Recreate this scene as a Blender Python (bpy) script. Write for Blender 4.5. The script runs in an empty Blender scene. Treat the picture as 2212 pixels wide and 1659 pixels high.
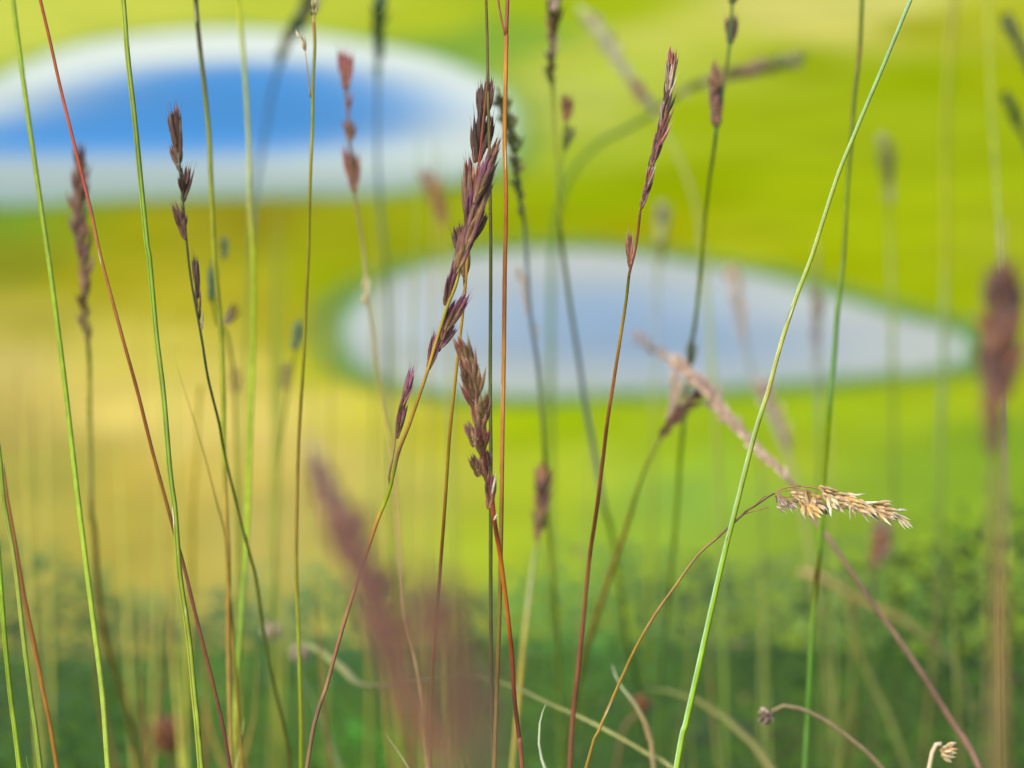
import bpy, math, random
import numpy as np
from mathutils import Vector, Matrix
random.seed(7)
rng = np.random.default_rng(7)
R = math.radians
sc = bpy.context.scene
col = sc.collection

# ------------------------------------------------------------------ camera, sky, sun, exposure
PITCH = R(14.0)
CAM = Vector((0, 0, 0.40))
cd = bpy.data.cameras.new('camera'); cam = bpy.data.objects.new('camera', cd); col.objects.link(cam)
cam.location = CAM; cam.rotation_euler = (R(90) - PITCH, 0, 0)
cd.sensor_fit = 'HORIZONTAL'; cd.sensor_width = 17.3; cd.lens = 45.0
cd.clip_start = 0.01; cd.clip_end = 6000
cd.dof.use_dof = True; cd.dof.focus_distance = 0.44; cd.dof.aperture_fstop = 9.3; cd.dof.aperture_blades = 0
sc.camera = cam
w = bpy.data.worlds.new('World'); sc.world = w; w.use_nodes = True
nt = w.node_tree; bg = nt.nodes['Background']
sky = nt.nodes.new('ShaderNodeTexSky'); sky.sky_type = 'NISHITA'; sky.sun_disc = False
SUN_EL, SUN_AZ = R(48), R(-135)          # azimuth measured from +Y (view direction) towards -X
sky.sun_elevation = SUN_EL; sky.sun_rotation = SUN_AZ; sky.air_density = 1.0; sky.dust_density = 3.0
nt.links.new(sky.outputs[0], bg.inputs[0]); bg.inputs[1].default_value = 0.135
sl = bpy.data.lights.new('sun', 'SUN'); so = bpy.data.objects.new('sun', sl); col.objects.link(so)
sl.energy = 1.2; sl.angle = R(25); sl.color = (1, 0.95, 0.86)
sd = Vector((math.sin(SUN_AZ) * math.cos(SUN_EL), math.cos(SUN_AZ) * math.cos(SUN_EL), math.sin(SUN_EL)))
so.rotation_euler = sd.to_track_quat('Z', 'Y').to_euler(); so.location = (0, 0, 5)
sc.view_settings.view_transform = 'Standard'; sc.view_settings.look = 'None'
sc.view_settings.exposure = 1.35; sc.view_settings.gamma = 1
sc.cycles.use_denoising = True
sc.cycles.max_bounces = 6; sc.cycles.transparent_max_bounces = 4

# ------------------------------------------------------------------ helpers
F = 2212 / 17.3 * 45.0
FWD = Vector((0, math.cos(PITCH), -math.sin(PITCH))); UP = Vector((0, math.sin(PITCH), math.cos(PITCH)))
def at(x, y, d):
    return CAM + d * (FWD + Vector((1, 0, 0)) * ((x - 1106) / F) - UP * ((y - 829.5) / F))
MZ = -3.0
def on_meadow(x, y):
    v = at(x, y, 1) - CAM
    return CAM + v * ((MZ - CAM.z) / v.z)
def ground_z(x, y):
    y = np.asarray(y, float); x = np.asarray(x, float)
    t = np.clip((y - 1.12) / 7.0, 0, 1)
    z = MZ * (1 - (1 - t) ** 1.35) * 1.0
    z = z + 0.006 * np.sin(x * 13 + 1) * np.cos(y * 11) * np.clip(3 - y, 0, 1)
    far = np.clip((y - 45) / 400, 0, 1)
    z = z + 34 * far ** 1.5 * (1 + 0.35 * np.sin(x * 0.011 + 1)) 
    return z
def lin(h):
    out = []
    for i in (0, 2, 4):
        c = int(h[i:i+2], 16) / 255
        out.append(c / 12.92 if c <= 0.04045 else ((c + 0.055) / 1.055) ** 2.4)
    return np.array(out)
def mat(name, rough=0.55, spec=0.35, trans=0.0, noise=None, bump=0.0):
    m = bpy.data.materials.new(name); m.use_nodes = True
    n = m.node_tree; b = n.nodes['Principled BSDF']; L = n.links
    a = n.nodes.new('ShaderNodeAttribute'); a.attribute_name = 'Col'
    src = a.outputs['Color']
    if noise:
        sca, amt, stretch = noise
        tc = n.nodes.new('ShaderNodeTexCoord'); mp = n.nodes.new('ShaderNodeMapping'); mp.inputs['Scale'].default_value = stretch
        nz = n.nodes.new('ShaderNodeTexNoise'); nz.inputs['Scale'].default_value = sca; nz.inputs['Detail'].default_value = 5
        mr = n.nodes.new('ShaderNodeMapRange'); mr.inputs[1].default_value = 0.3; mr.inputs[2].default_value = 0.7
        mr.inputs[3].default_value = 1 - amt; mr.inputs[4].default_value = 1 + amt
        mx = n.nodes.new('ShaderNodeVectorMath'); mx.operation = 'SCALE'
        L.new(tc.outputs['Object'], mp.inputs[0]); L.new(mp.outputs[0], nz.inputs['Vector']); L.new(nz.outputs[0], mr.inputs[0])
        L.new(src, mx.inputs[0]); L.new(mr.outputs[0], mx.inputs['Scale']); src = mx.outputs[0]
        if bump:
            bp = n.nodes.new('ShaderNodeBump'); bp.inputs['Strength'].default_value = bump; bp.inputs['Distance'].default_value = 0.0003
            L.new(nz.outputs[0], bp.inputs['Height']); L.new(bp.outputs[0], b.inputs['Normal'])
    L.new(src, b.inputs['Base Color'])
    b.inputs['Roughness'].default_value = rough; b.inputs['Specular IOR Level'].default_value = spec
    if trans:
        t = n.nodes.new('ShaderNodeBsdfTranslucent'); ms = n.nodes.new('ShaderNodeMixShader'); ms.inputs[0].default_value = trans
        L.new(src, t.inputs[0]); L.new(b.outputs[0], ms.inputs[1]); L.new(t.outputs[0], ms.inputs[2])
        L.new(ms.outputs[0], n.nodes['Material Output'].inputs[0])
    return m
M_STEM = mat('stem_skin', 0.5, 0.22, 0.15, (900, 0.16, (1, 1, 0.25)), 0.15)
M_CHAFF = mat('chaff', 0.6, 0.2, 0.22, (1400, 0.22, (1, 1, 0.5)), 0.2)
M_LEAF = mat('leaf', 0.7, 0.1, 0.45, (90, 0.25, (1, 1, 1)))
M_GROUND = mat('meadow', 1.0, 0.0, 0, (1.3, 0.10, (0.35, 1.2, 1)))
M_SHORE = mat('pond_margin', 0.9, 0.1, 0, (0.8, 0.05, (0.5, 1, 1)))
M_WATER = mat('pond_water', 0.4, 0.05, 0, (0.8, 0.12, (0.35, 1.1, 1)))

class MB:
    def __init__(s): s.v = []; s.f = []; s.c = []
    def tube(s, pts, rad, cols, nv=10, flat=1.0, ribs=0, side=None, thetacol=None, hard=None):
        """pts list of Vectors, rad per point, cols (n,3)"""
        n = len(pts); base = len(s.v); prev = None
        for i, p in enumerate(pts):
            t = (pts[min(i + 1, n - 1)] - pts[max(i - 1, 0)]).normalized()
            a = side if side is not None else Vector((1, 0, 0))
            if prev is not None: a = prev
            a = (a - t * a.dot(t))
            if a.length < 1e-6: a = t.orthogonal()
            a.normalize(); prev = a
            b = t.cross(a)
            for k in range(nv):
                th = 2 * math.pi * k / nv
                r = rad[i] * (1 - (0.12 if k % 4 == 1 else 0) * (1 if ribs else 0))
                s.v.append(p + a * (math.cos(th) * r) + b * (math.sin(th) * r * flat))
                c = cols[i].copy()
                if ribs: c = c * (1 - min(.75, ribs * 1.9) if k % 4 == 1 else 1 + ribs * .25 * (1 if k % 2 else -.6))
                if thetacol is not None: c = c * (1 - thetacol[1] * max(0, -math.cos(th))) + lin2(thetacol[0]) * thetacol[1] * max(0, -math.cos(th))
                s.c.append(c)
        for i in range(n - 1):
            for k in range(nv):
                k2 = (k + 1) % nv
                s.f.append((base + i * nv + k, base + i * nv + k2, base + (i + 1) * nv + k2, base + (i + 1) * nv + k))
        s.f.append(tuple(base + k for k in range(nv))[::-1]); s.f.append(tuple(base + (n - 1) * nv + k for k in range(nv)))
    def build(s, name, m, parent=None, origin=None, smooth=True):
        me = bpy.data.meshes.new(name)
        o0 = origin if origin is not None else Vector((0, 0, 0))
        V = np.array([tuple(v) for v in s.v], float) - np.array(tuple(o0))
        me.from_pydata(V.tolist(), [], s.f); me.update()
        at_ = me.color_attributes.new('Col', 'FLOAT_COLOR', 'POINT')
        C4 = np.ones((len(s.v), 4)); C4[:, :3] = np.clip(np.array(s.c), 0, 1)
        at_.data.foreach_set('color', C4.ravel())
        if smooth: me.polygons.foreach_set('use_smooth', [True] * len(me.polygons))
        me.materials.append(m)
        ob = bpy.data.objects.new(name, me); col.objects.link(ob)
        if parent is not None: ob.parent = parent
        elif origin is not None: ob.location = o0
        return ob
def tag(o, label=None, cat=None, group=None, kind=None):
    if label: o['label'] = label
    if cat: o['category'] = cat
    if group: o['group'] = group
    if kind: o['kind'] = kind
    return o
K_STEM, K_CHAFF, K_LEAF, K_GND = 0.78, 0.86, 0.58, 0.37
def lin2(h): return lin(h) * K_STEM
def catmull(P, step):
    out = []; ts = []
    n = len(P)
    for i in range(n - 1):
        p0 = P[max(i - 1, 0)]; p1 = P[i]; p2 = P[i + 1]; p3 = P[min(i + 2, n - 1)]
        m = max(1, min(90, int((p2 - p1).length / step)))
        for k in range(m):
            t = k / m
            out.append(0.5 * ((2 * p1) + (p2 - p0) * t + (2 * p0 - 5 * p1 + 4 * p2 - p3) * t * t + (3 * p1 - p0 - 3 * p2 + p3) * t ** 3))
            ts.append(i + t)
    out.append(P[-1]); ts.append(n - 1.0)
    return out, ts
def px(s): return [tuple(float(q) for q in p.split(',')) for p in s.split()]
def hexes(s): return [lin(h) for h in s.split()]
def degreen(c):
    c = c.copy()
    if c[1] > c[0]: c[1] = c[0] + (c[1] - c[0]) * .62; c[2] *= .9
    else: c[0] *= .95; c[1] *= 1.13; c[2] *= 1.04
    return c
def ramp(cols, t):
    t = min(max(t, 0), 1) * (len(cols) - 1); i = min(int(t), len(cols) - 2) if len(cols) > 1 else 0
    return cols[0] if len(cols) == 1 else cols[i] * (1 - (t - i)) + cols[i + 1] * (t - i)

def floret(mb, base, d, side, L, W, cols, awn=0.2, nv=8, bulge=0.18, flat=0.62, full=False):
    """one pointed boat-shaped husk; cols = base, middle, tip colours"""
    nrm = d.cross(side).normalized()
    ts = [0, .07, .18, .32, .48, .64, .78, .88, .95, 1.0]
    pts = []; rad = []; cc = []
    jit = random.uniform(0.82, 1.18)
    for t in ts:
        r = W / 2 * max(0.0, math.sin(math.pi * min(1, (t * 0.95 + 0.05)) ** (.68 if full else .66))) ** (.95 if full else 1.05)
        pts.append(base + d * (L * t) + side * (W * bulge * math.sin(math.pi * t) ))
        rad.append(max(r, W * 0.035)); cc.append(ramp(cols, t) * K_CHAFF * jit)
    if awn:
        pts.append(pts[-1] + d * (L * awn * .5) + side * W * .03); rad.append(W * 0.03); cc.append(cc[-1])
        pts.append(pts[-1] + d * (L * awn * .5) + side * W * .06); rad.append(W * 0.010); cc.append(cc[-1])
    b0 = len(mb.v)
    mb.tube(pts, rad, cc, nv=nv, flat=flat, side=side)
    for i in range(b0, len(mb.v)):
        k = (i - b0) % nv
        if k % 2: mb.c[i] = mb.c[i] * (0.9 if full else 0.74)
        elif random.random() < .25: mb.c[i] = mb.c[i] * 1.25
def palpick(p): return [lin(h) for h in random.choice(PAL[p])]
PAL = {
 'plume':  [('7c4c34','845440','a8806c'),('5c3826','704832','8c6048'),('744c34','5c3a28','7c5444')],
 'faded':  [('8c8868','86846c','a09c84'),('7c7c5c','8c8870','989478')],
 'crimson': [('a8805c','944c54','a8686c'),('b08c68','8c5448','c4a484'),('a07450','7c4a44','9c5058'),('b49470','a4785c','d0b898')],
 'violet': [('8a7040','7a4458','8c4c74'),('7c5c40','6e4050','7c486c'),('907850','804c60','7a4468'),('806838','70484c','9a6480')],
 'dark':   [('5a4a38','4a3a34','5c463c'),('6a4a3c','5a4038','7a5c48'),('4c3a30','66483c','4a3438'),('7a5a44','5c4440','8a6c4c')],
 'purple': [('8a7040','744858','8a4c68'),('7c5c40','6c4450','7c4868'),('907850','805450','6c4454'),('7c6040','5c4238','8c5c68'),('8c6c48','84603f','9c8058'),('6c5040','74405c','8c4870')],
 'brown':  [('7a5c40','6c4a3e','8a6450'),('8a6a4c','74503c','6a4440'),('6a5038','7c5a48','94745c'),('9a7a58','6a4840','805c48')],
 'redbr':  [('8a5c40','8c4850','a04858'),('a8805c','7a4440','b08c6c'),('94664c','74404a','8a5c4c'),('9c7450','a06050','c8a488')],
 'straw':  [('b08a58','dcbc8c','f0e2c4'),('a88454','cfae7c','f4ead4'),('c49c64','e0c898','ece0c4'),('9a7854','ccac84','e8dcc0'),('b88c48','d4a868','ecd4a8')],
 'white':  [('c8bc9c','dcd4bc','ece6d4')],
 'pale':   [('b8a478','d4c49c','e0d4bc'),('a89060','ccb88c','dccfb0')],
 'tan':    [('a08874','b49c88','ccb8a0'),('8c7460','a48c78','c0ac98'),('988070','8c7464','b8a08c')],
 'mauve':  [('745444','7c5c58','947874'),('68483e','745450','846864'),('7c5848','64484a','84686a')],
 'olive':  [('5c6438','545a34','6c6c44'),('6a6a3c','5a5a38','80784c')],
 'teal':   [('4c6850','425a48','5c7058'),('3c5444','4a6450','58685c')],
 'rust':   [('7a5438','845840','70503c'),('6c4834','90643c','7c543c')],
}
def spikelet(root, origin, B, T, W, pal, n=4, awn=0.16, outw=None):
    """a cluster of overlapping husks from base B to tip T"""
    full = pal in ('straw', 'white', 'pale')
    hi = W > .0009 and 0.40 < (B - CAM).length < 0.52
    mb = MB(); ax = T - B; L = ax.length; d = ax.normalized()
    view = (B - CAM).normalized()
    s = d.cross(view).normalized()
    n = n + 2 if hi and not full else n
    if not hi: W *= 1.15
    gain = 1.0 if hi or full or (B - CAM).length < .35 else 1.25
    if full: W *= 1.04
    fl_ = full
    for i in range(2 if pal == 'white' else 0, n + 2):
        sg = 1 if i % 2 else -1
        if i < 2: t0, l, wf, ang = 0.0, 0.50, 0.42, 0.12
        else:
            q = (i - 2) / max(1, n - 1); t0 = 0.05 + 0.44 * q; l = (1 - t0) * random.uniform(.82, 1.0); wf = random.uniform(.40, .52); ang = 0.26 * (1 - q) + 0.02
        az = random.uniform(-0.7, 0.7)
        sd_ = (s * math.cos(az) + d.cross(s) * math.sin(az)) * sg
        a = ang * (W / L) * 3.2 * random.uniform(0.7, 1.3)
        dd = (d * math.cos(a) + sd_ * math.sin(a)).normalized()
        sd2 = (sd_ - dd * sd_.dot(dd)).normalized()
        floret(mb, B + d * (L * t0) + sd_ * W * 0.08, dd, sd2, L * l / (1 + awn), W * wf * (1.15 if fl_ else 1), palpick(pal), awn=awn * random.uniform(.4, 1.7), full=fl_)
    if gain != 1: mb.c = [c * gain for c in mb.c]
    return mb.build('spikelet', M_CHAFF, root, origin)

def depth_at(path, dep, x, y):
    best = min(range(len(path)), key=lambda i: (path[i][0] - x) ** 2 + (path[i][1] - y) ** 2)
    return dep[best]

def stalk(label, pts, depth, wid, cols, name='grass_stalk', cat='grass stalk', heads=(), spk=(), twigs=(), group=None,
          ribs=0.0, taper=1.0, flat=1.0, spots=0.0, over=True, theta=None, ground=True, nv=None, blotch=0.10, tip=None):
    P2 = px(pts); n = len(P2)
    dl = depth if isinstance(depth, (list, tuple)) else [depth]
    dep = [float(np.interp(i / (n - 1), np.linspace(0, 1, len(dl)), dl)) if len(dl) > 1 else dl[0] for i in range(n)]
    P = [at(x, y, d) for (x, y), d in zip(P2, dep)]
    wl = wid if isinstance(wid, (list, tuple)) else [wid]
    rr = [float(np.interp(i / (n - 1), np.linspace(0, 1, len(wl)), wl)) / 2 * dep[i] / F for i in range(n)]
    ncol = n - 1
    pre = 0
    if over and P2[0][1] <= 2:       # the stalk goes on above the frame and thins out
        d0 = (P[0] - P[1]).normalized()
        ln = random.uniform(0.03, 0.06)
        P = [P[0] + d0 * ln + Vector((random.uniform(-.0008, .0008), 0, 0))] + P; rr = [rr[0] * 0.35] + rr; pre = 1
    if ground:
        last = P[-1]; dr = (P[-1] - P[-2]).normalized()
        if dr.z > -0.35: dr = Vector((dr.x, dr.y, -0.35)).normalized()
        gz = float(ground_z(last.x, last.y)) - 0.004
        k = 0
        while last.z > gz + 1e-4 and k < 12:
            dr = Vector((dr.x * 0.75, dr.y * 0.75, dr.z)).normalized()
            st = min(0.05, (last.z - gz) / -dr.z)
            last = last + dr * st
            gz = float(ground_z(last.x, last.y)) - 0.004
            P.append(last); rr.append(rr[-1] * 1.03); k += 1
            if st < 0.05: break
    base = P[-1].copy()
    step = (0.001 if ribs else 0.002) if min(dep) < .6 else 0.006
    Q, ts = catmull(P, step)
    CL = hexes(cols)
    rad = []; cc = []
    walk = 0; 
    for q, t in zip(Q, ts):
        i = min(int(t), len(rr) - 2) if len(rr) > 1 else 0
        r = rr[i] + (rr[i + 1] - rr[i]) * (t - i)
        walk = walk * (0.93 if ribs else .85) + random.uniform(-1, 1) * blotch * (.6 if ribs else 1)
        c = degreen(ramp(CL, (t - pre) / ncol)) * K_STEM * (1 + max(-.45, min(.4, walk)))
        rad.append(r * (1 + random.uniform(-.02, .02))); cc.append(c)
    if tip: 
        m = len(rad)
        for i in range(m): rad[i] *= min(1, 0.08 + (i / m) / tip)
    NV = nv or (16 if ribs else 10)
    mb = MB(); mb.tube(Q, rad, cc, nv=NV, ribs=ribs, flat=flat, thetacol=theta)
    if spots:
        for q_ in range(int(len(Q) * spots * 2)):
            i0 = random.randrange(len(Q)); k0 = random.randrange(NV); cs = lin(random.choice(['4a2c18', 'd8d8b0', '5a3a1c', 'e0e0c0', '6c4420'])) * K_STEM
            for j in range(random.randint(1, 3)):
                if i0 + j < len(Q): mb.c[(i0 + j) * NV + k0] = cs
    if not heads and not spk and not twigs:
        o = mb.build(name, M_STEM, None, base)
        return tag(o, label, cat, group)
    root = bpy.data.objects.new(name, None); col.objects.link(root); root.location = base; root.empty_display_size = 0.01
    tag(root, label, cat, group)
    mb.build('stem', M_STEM, root, base)
    dfun = lambda x, y: depth_at(P2, dep, x, y)
    for tw in twigs:      # (pts, width px, colours[, depth])
        T2 = px(tw[0]); dd = tw[3] if len(tw) > 3 else None
        TP = [at(x, y, (dd or dfun(x, y))) for x, y in T2]
        r0 = tw[1] / 2 * (dd or dep[0]) / F
        Q, ts = catmull(TP, 0.001); C2 = hexes(tw[2])
        m2 = MB(); m2.tube(Q, [r0 * (1 - .4 * i / len(Q)) for i in range(len(Q))], [ramp(C2, i / len(Q)) * K_STEM for i in range(len(Q))], nv=8)
        m2.build('branch', M_STEM, root, base)
    for s in spk:         # (x0,y0,x1,y1,width px,palette[,n][,depth offset][,awn])
        x0, y0, x1, y1, ww, pal = s[:6]
        n_ = s[6] if len(s) > 6 else 4; dz = s[7] if len(s) > 7 else random.uniform(-.003, .003); aw = s[8] if len(s) > 8 else 0.16
        d = dfun(x0, y0) + dz
        spikelet(root, base, at(x0, y0, d), at(x1, y1, d + random.uniform(-.002, .002)), ww * d / F, pal, n_, aw)
    for h in heads:       # dict axis (tip first), n, L, W, spread, pal
        A2 = px(h['axis']); hd = h.get('depth')
        dd = [(np.interp(i / max(1, len(A2) - 1), [0, 1], hd) if isinstance(hd, (tuple, list)) else (hd or dfun(*a))) for i, a in enumerate(A2)]
        AP = [at(x, y, float(q)) for (x, y), q in zip(A2, dd)]
        Q, ts = catmull(AP, 0.0005)
        dm = sum(dd) / len(dd)
        L = h['L'] * dm / F * (1 if .4 < dm < .5 else 1.3); W = h['W'] * dm / F
        mr = MB(); mr.tube(Q, [W * 0.10] * len(Q), [lin(h.get('rc', '6a5030')) * K_STEM] * len(Q), nv=6)
        hr = mr.build('seed_head', M_STEM, root, base)
        Lh = h['n']
        for i in range(Lh):
            u = (i + 0.5 * random.uniform(.6, 1.4)) / Lh
            idx = min(len(Q) - 1, int(u * (len(Q) - 1)))
            p = Q[idx]; tg = (Q[max(0, idx - 3)] - Q[min(len(Q) - 1, idx + 3)]).normalized()
            s_ = tg.cross((p - CAM).normalized()).normalized(); o_ = tg.cross(s_)
            az = (0 if i % 2 else math.pi) + random.uniform(-.9, .9)
            sp = R(h.get('spread', 12)) * random.uniform(.5, 1.3) * (0.35 if u < 0.08 else 1)
            dr = (tg * math.cos(sp) + (s_ * math.cos(az) + o_ * math.sin(az)) * math.sin(sp)).normalized()
            size = (0.72 + 0.35 * math.sin(math.pi * min(1, u + .15))) * random.uniform(.85, 1.12)
            if dm < .35: size *= .6 + .5 * math.sin(math.pi * u)
            b = p - tg * L * 0.1
            if u < .06: b = p - tg * L * .8
            spikelet(hr, base, b, b + dr * L * size, W * size, h['pal'] if isinstance(h['pal'], str) else random.choice(h['pal']), h.get('fl', 3), h.get('awn', .14))
    return root
# ------------------------------------------------------------------ ground: near bank, slope, meadow, hills as one sheet
def grow(a, b, s, g): 
    out = [a]
    while out[-1] < b: out.append(out[-1] + s); s *= g
    return out
xs_ = grow(9, 2500, 0.3, 1.25)
X = np.array([-v for v in xs_[::-1]] + list(np.arange(-8.8, 8.9, 0.2)) + xs_)
Yv = np.array([-v for v in grow(0.5, 400, .3, 1.5)[::-1]] + list(np.arange(-.2, 3, .06)) + list(np.arange(3.05, 11, .2)) + list(np.arange(11, 40, .2)) + grow(40.5, 3000, 0.6, 1.2))
GX, GY = np.meshgrid(X, Yv)
GZ = ground_z(GX, GY)
anchors = [  # patches of differently coloured sward: where, what colour
 (60,20,'ccd45c'),(300,20,'cad258'),(700,20,'c0cc48'),(950,40,'b4c430'),(1090,85,'8cb040'),(1180,30,'a0b820'),(1240,200,'bcc860'),
 (1330,20,'a8bc1c'),(1500,60,'c8cc5c'),(1700,30,'d8d47c'),(1800,60,'d4d070'),(1900,10,'d6d47c'),(2000,60,'a8b028'),(2150,30,'b4bc30'),
 (1700,130,'98ac10'),(2000,180,'98b00c'),(2180,180,'a4b414'),(1350,150,'bccc50'),(1500,250,'a4b818'),(1750,260,'a0b41c'),(2000,250,'a4b820'),(2150,350,'a0b418'),
 (1250,330,'a8bc38'),(1300,420,'98b00c'),(1500,400,'98ac08'),(1750,420,'a4b814'),(1950,500,'a8bc14'),(2150,520,'a8b824'),(1400,500,'a4a80c'),(1600,530,'a8b41c'),(1800,570,'a4b40c'),(2050,650,'a0b410'),(2190,650,'a4b41c'),
 (1150,480,'98a810'),(1000,500,'9ca81c'),(850,520,'9aa418'),(700,510,'a0a81c'),(560,480,'948c20'),(430,500,'a09c28'),(300,500,'a0a018'),(150,480,'8c9c20'),(40,480,'7c9c30'),
 (60,560,'8c9428'),(200,600,'a8a420'),(350,640,'b8b030'),(550,640,'b0a82c'),(700,620,'9cac0c'),(640,720,'b0ac28'),(100,700,'b4ac48'),(60,800,'c4b464'),(200,780,'d0c458'),(350,760,'ccc04c'),(500,800,'ccbc58'),(700,800,'b8bc1c'),
 (60,900,'b4a454'),(250,880,'dcc868'),(450,880,'d8c464'),(650,880,'d4c460'),(800,900,'ccc448'),(950,940,'c0bc38'),(120,1020,'a4a048'),(300,1020,'c4b04c'),(500,1020,'ccb858'),(700,1000,'ccbc60'),(850,1040,'c0b858'),(1000,1040,'b8bc48'),
 (1100,920,'a8c014'),(1250,900,'a0bc10'),(1400,920,'a4bc24'),(1150,1050,'b0c430'),(1300,1020,'b0c440'),(1450,980,'a0bc2c'),(1600,920,'9cb824'),(1800,890,'a0bc20'),(1950,860,'a4bc24'),(2100,840,'a8bc24'),(2200,800,'a0b020'),(1700,1000,'a8b830'),(1900,950,'9cb830'),
 (1100,1150,'acc034'),(1450,1060,'8cb450'),(1700,1060,'90b048'),(1950,1020,'88ac38'),(2150,960,'88ac34'),(1560,1000,'98bc40'),(1240,130,'b8c450'),(1236,260,'b8c458'),(1420,90,'c8d060'),(1560,110,'b8c448'),(400,930,'dcc86c'),(150,840,'d4c060'),(560,950,'d8c468'),(1070,100,'84ac44'),(1120,60,'8cb040'),(1300,1150,'9cbc40'),(600,1120,'b4a858'),(300,1120,'aca044'),(1800,1100,'8ca838')]
AP_ = np.array([list(on_meadow(a, b))[:2] for a, b, c in anchors]); AC = np.array([lin(c) * (np.array([1.1, 1.1, 1.35]) if a < 900 and b > 740 else 1) for a, b, c in anchors])
# warp space so that patches keep their shape although the far ones are larger
def warp(x, y): return np.stack([x / np.maximum(y, 2) * 60, np.log(np.maximum(y, 2)) * 26], -1)
WA = warp(AP_[:, 0], AP_[:, 1]); WG = warp(GX.ravel(), GY.ravel())
D2 = ((WG[:, None, :] - WA[None]) ** 2).sum(-1)
Wt = 1 / (D2 + 0.25) ** 2.1; Cg = (Wt @ AC) / Wt.sum(1, keepdims=True)
nz = (np.sin(WG[:, 0] * 1.7 + np.sin(WG[:, 1] * 1.3) * 2) * np.sin(WG[:, 1] * 3.1 + WG[:, 0] * .4))[:, None]
nz2 = (np.sin(WG[:, 0] * .9 + WG[:, 1] * 2.3) * np.sin(WG[:, 1] * 5.3 - WG[:, 0] * 1.1 + 2))[:, None]
Cg = Cg * K_GND * np.array([1.31, 1.29, 0.98]) * (1 + 0.05 * nz + 0.05 * nz2)
near = np.clip((7.5 - GY.ravel()) / 2.0, 0, 1)[:, None]
Cg = Cg * (1 - near) + near * np.array(lin('6c9440') * 0.5)
ny, nx = GX.shape
me = bpy.data.meshes.new('ground')
idx = np.arange(ny * nx).reshape(ny, nx)
faces = np.stack([idx[:-1, :-1], idx[:-1, 1:], idx[1:, 1:], idx[1:, :-1]], -1).reshape(-1, 4)
me.from_pydata(np.stack([GX, GY, GZ], -1).reshape(-1, 3).tolist(), [], faces.tolist())
ca = me.color_attributes.new('Col', 'FLOAT_COLOR', 'POINT'); c4 = np.ones((ny * nx, 4)); c4[:, :3] = Cg; ca.data.foreach_set('color', c4.ravel())
me.polygons.foreach_set('use_smooth', [True] * len(me.polygons)); me.materials.append(M_GROUND)
g = bpy.data.objects.new('ground', me); col.objects.link(g); tag(g, 'yellow green meadow below the grassy bank', None, None, 'structure')

# ------------------------------------------------------------------ two ponds in the meadow
def smooth_poly(P, k=6):
    n = len(P); out = []
    for i in range(n):
        p0, p1, p2, p3 = (np.array(P[(i + j) % n]) for j in (-1, 0, 1, 2))
        for q in range(k):
            t = q / k
            out.append(0.5 * ((2 * p1) + (p2 - p0) * t + (2 * p0 - 5 * p1 + 4 * p2 - p3) * t * t + (3 * p1 - p0 - 3 * p2 + p3) * t ** 3))
    return np.array(out)
def dist_poly(P, Q):
    a = P[None]; b = np.roll(P, -1, 0)[None]; q = Q[:, None]
    ab = b - a; t = np.clip(((q - a) * ab).sum(-1) / (ab ** 2).sum(-1), 0, 1)
    return np.sqrt(((a + ab * t[..., None] - q) ** 2).sum(-1)).min(1)
def inside(P, Q):
    r = np.zeros(len(Q), bool); n = len(P)
    for i in range(n):
        x1, y1 = P[i]; x2, y2 = P[(i + 1) % n]
        c = ((y1 > Q[:, 1]) != (y2 > Q[:, 1])) & (Q[:, 0] < (x2 - x1) * (Q[:, 1] - y1) / (y2 - y1 + 1e-12) + x1)
        r ^= c
    return r
def to_ground(s): return smooth_poly([tuple(on_meadow(*p))[:2] for p in px(s)])
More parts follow.
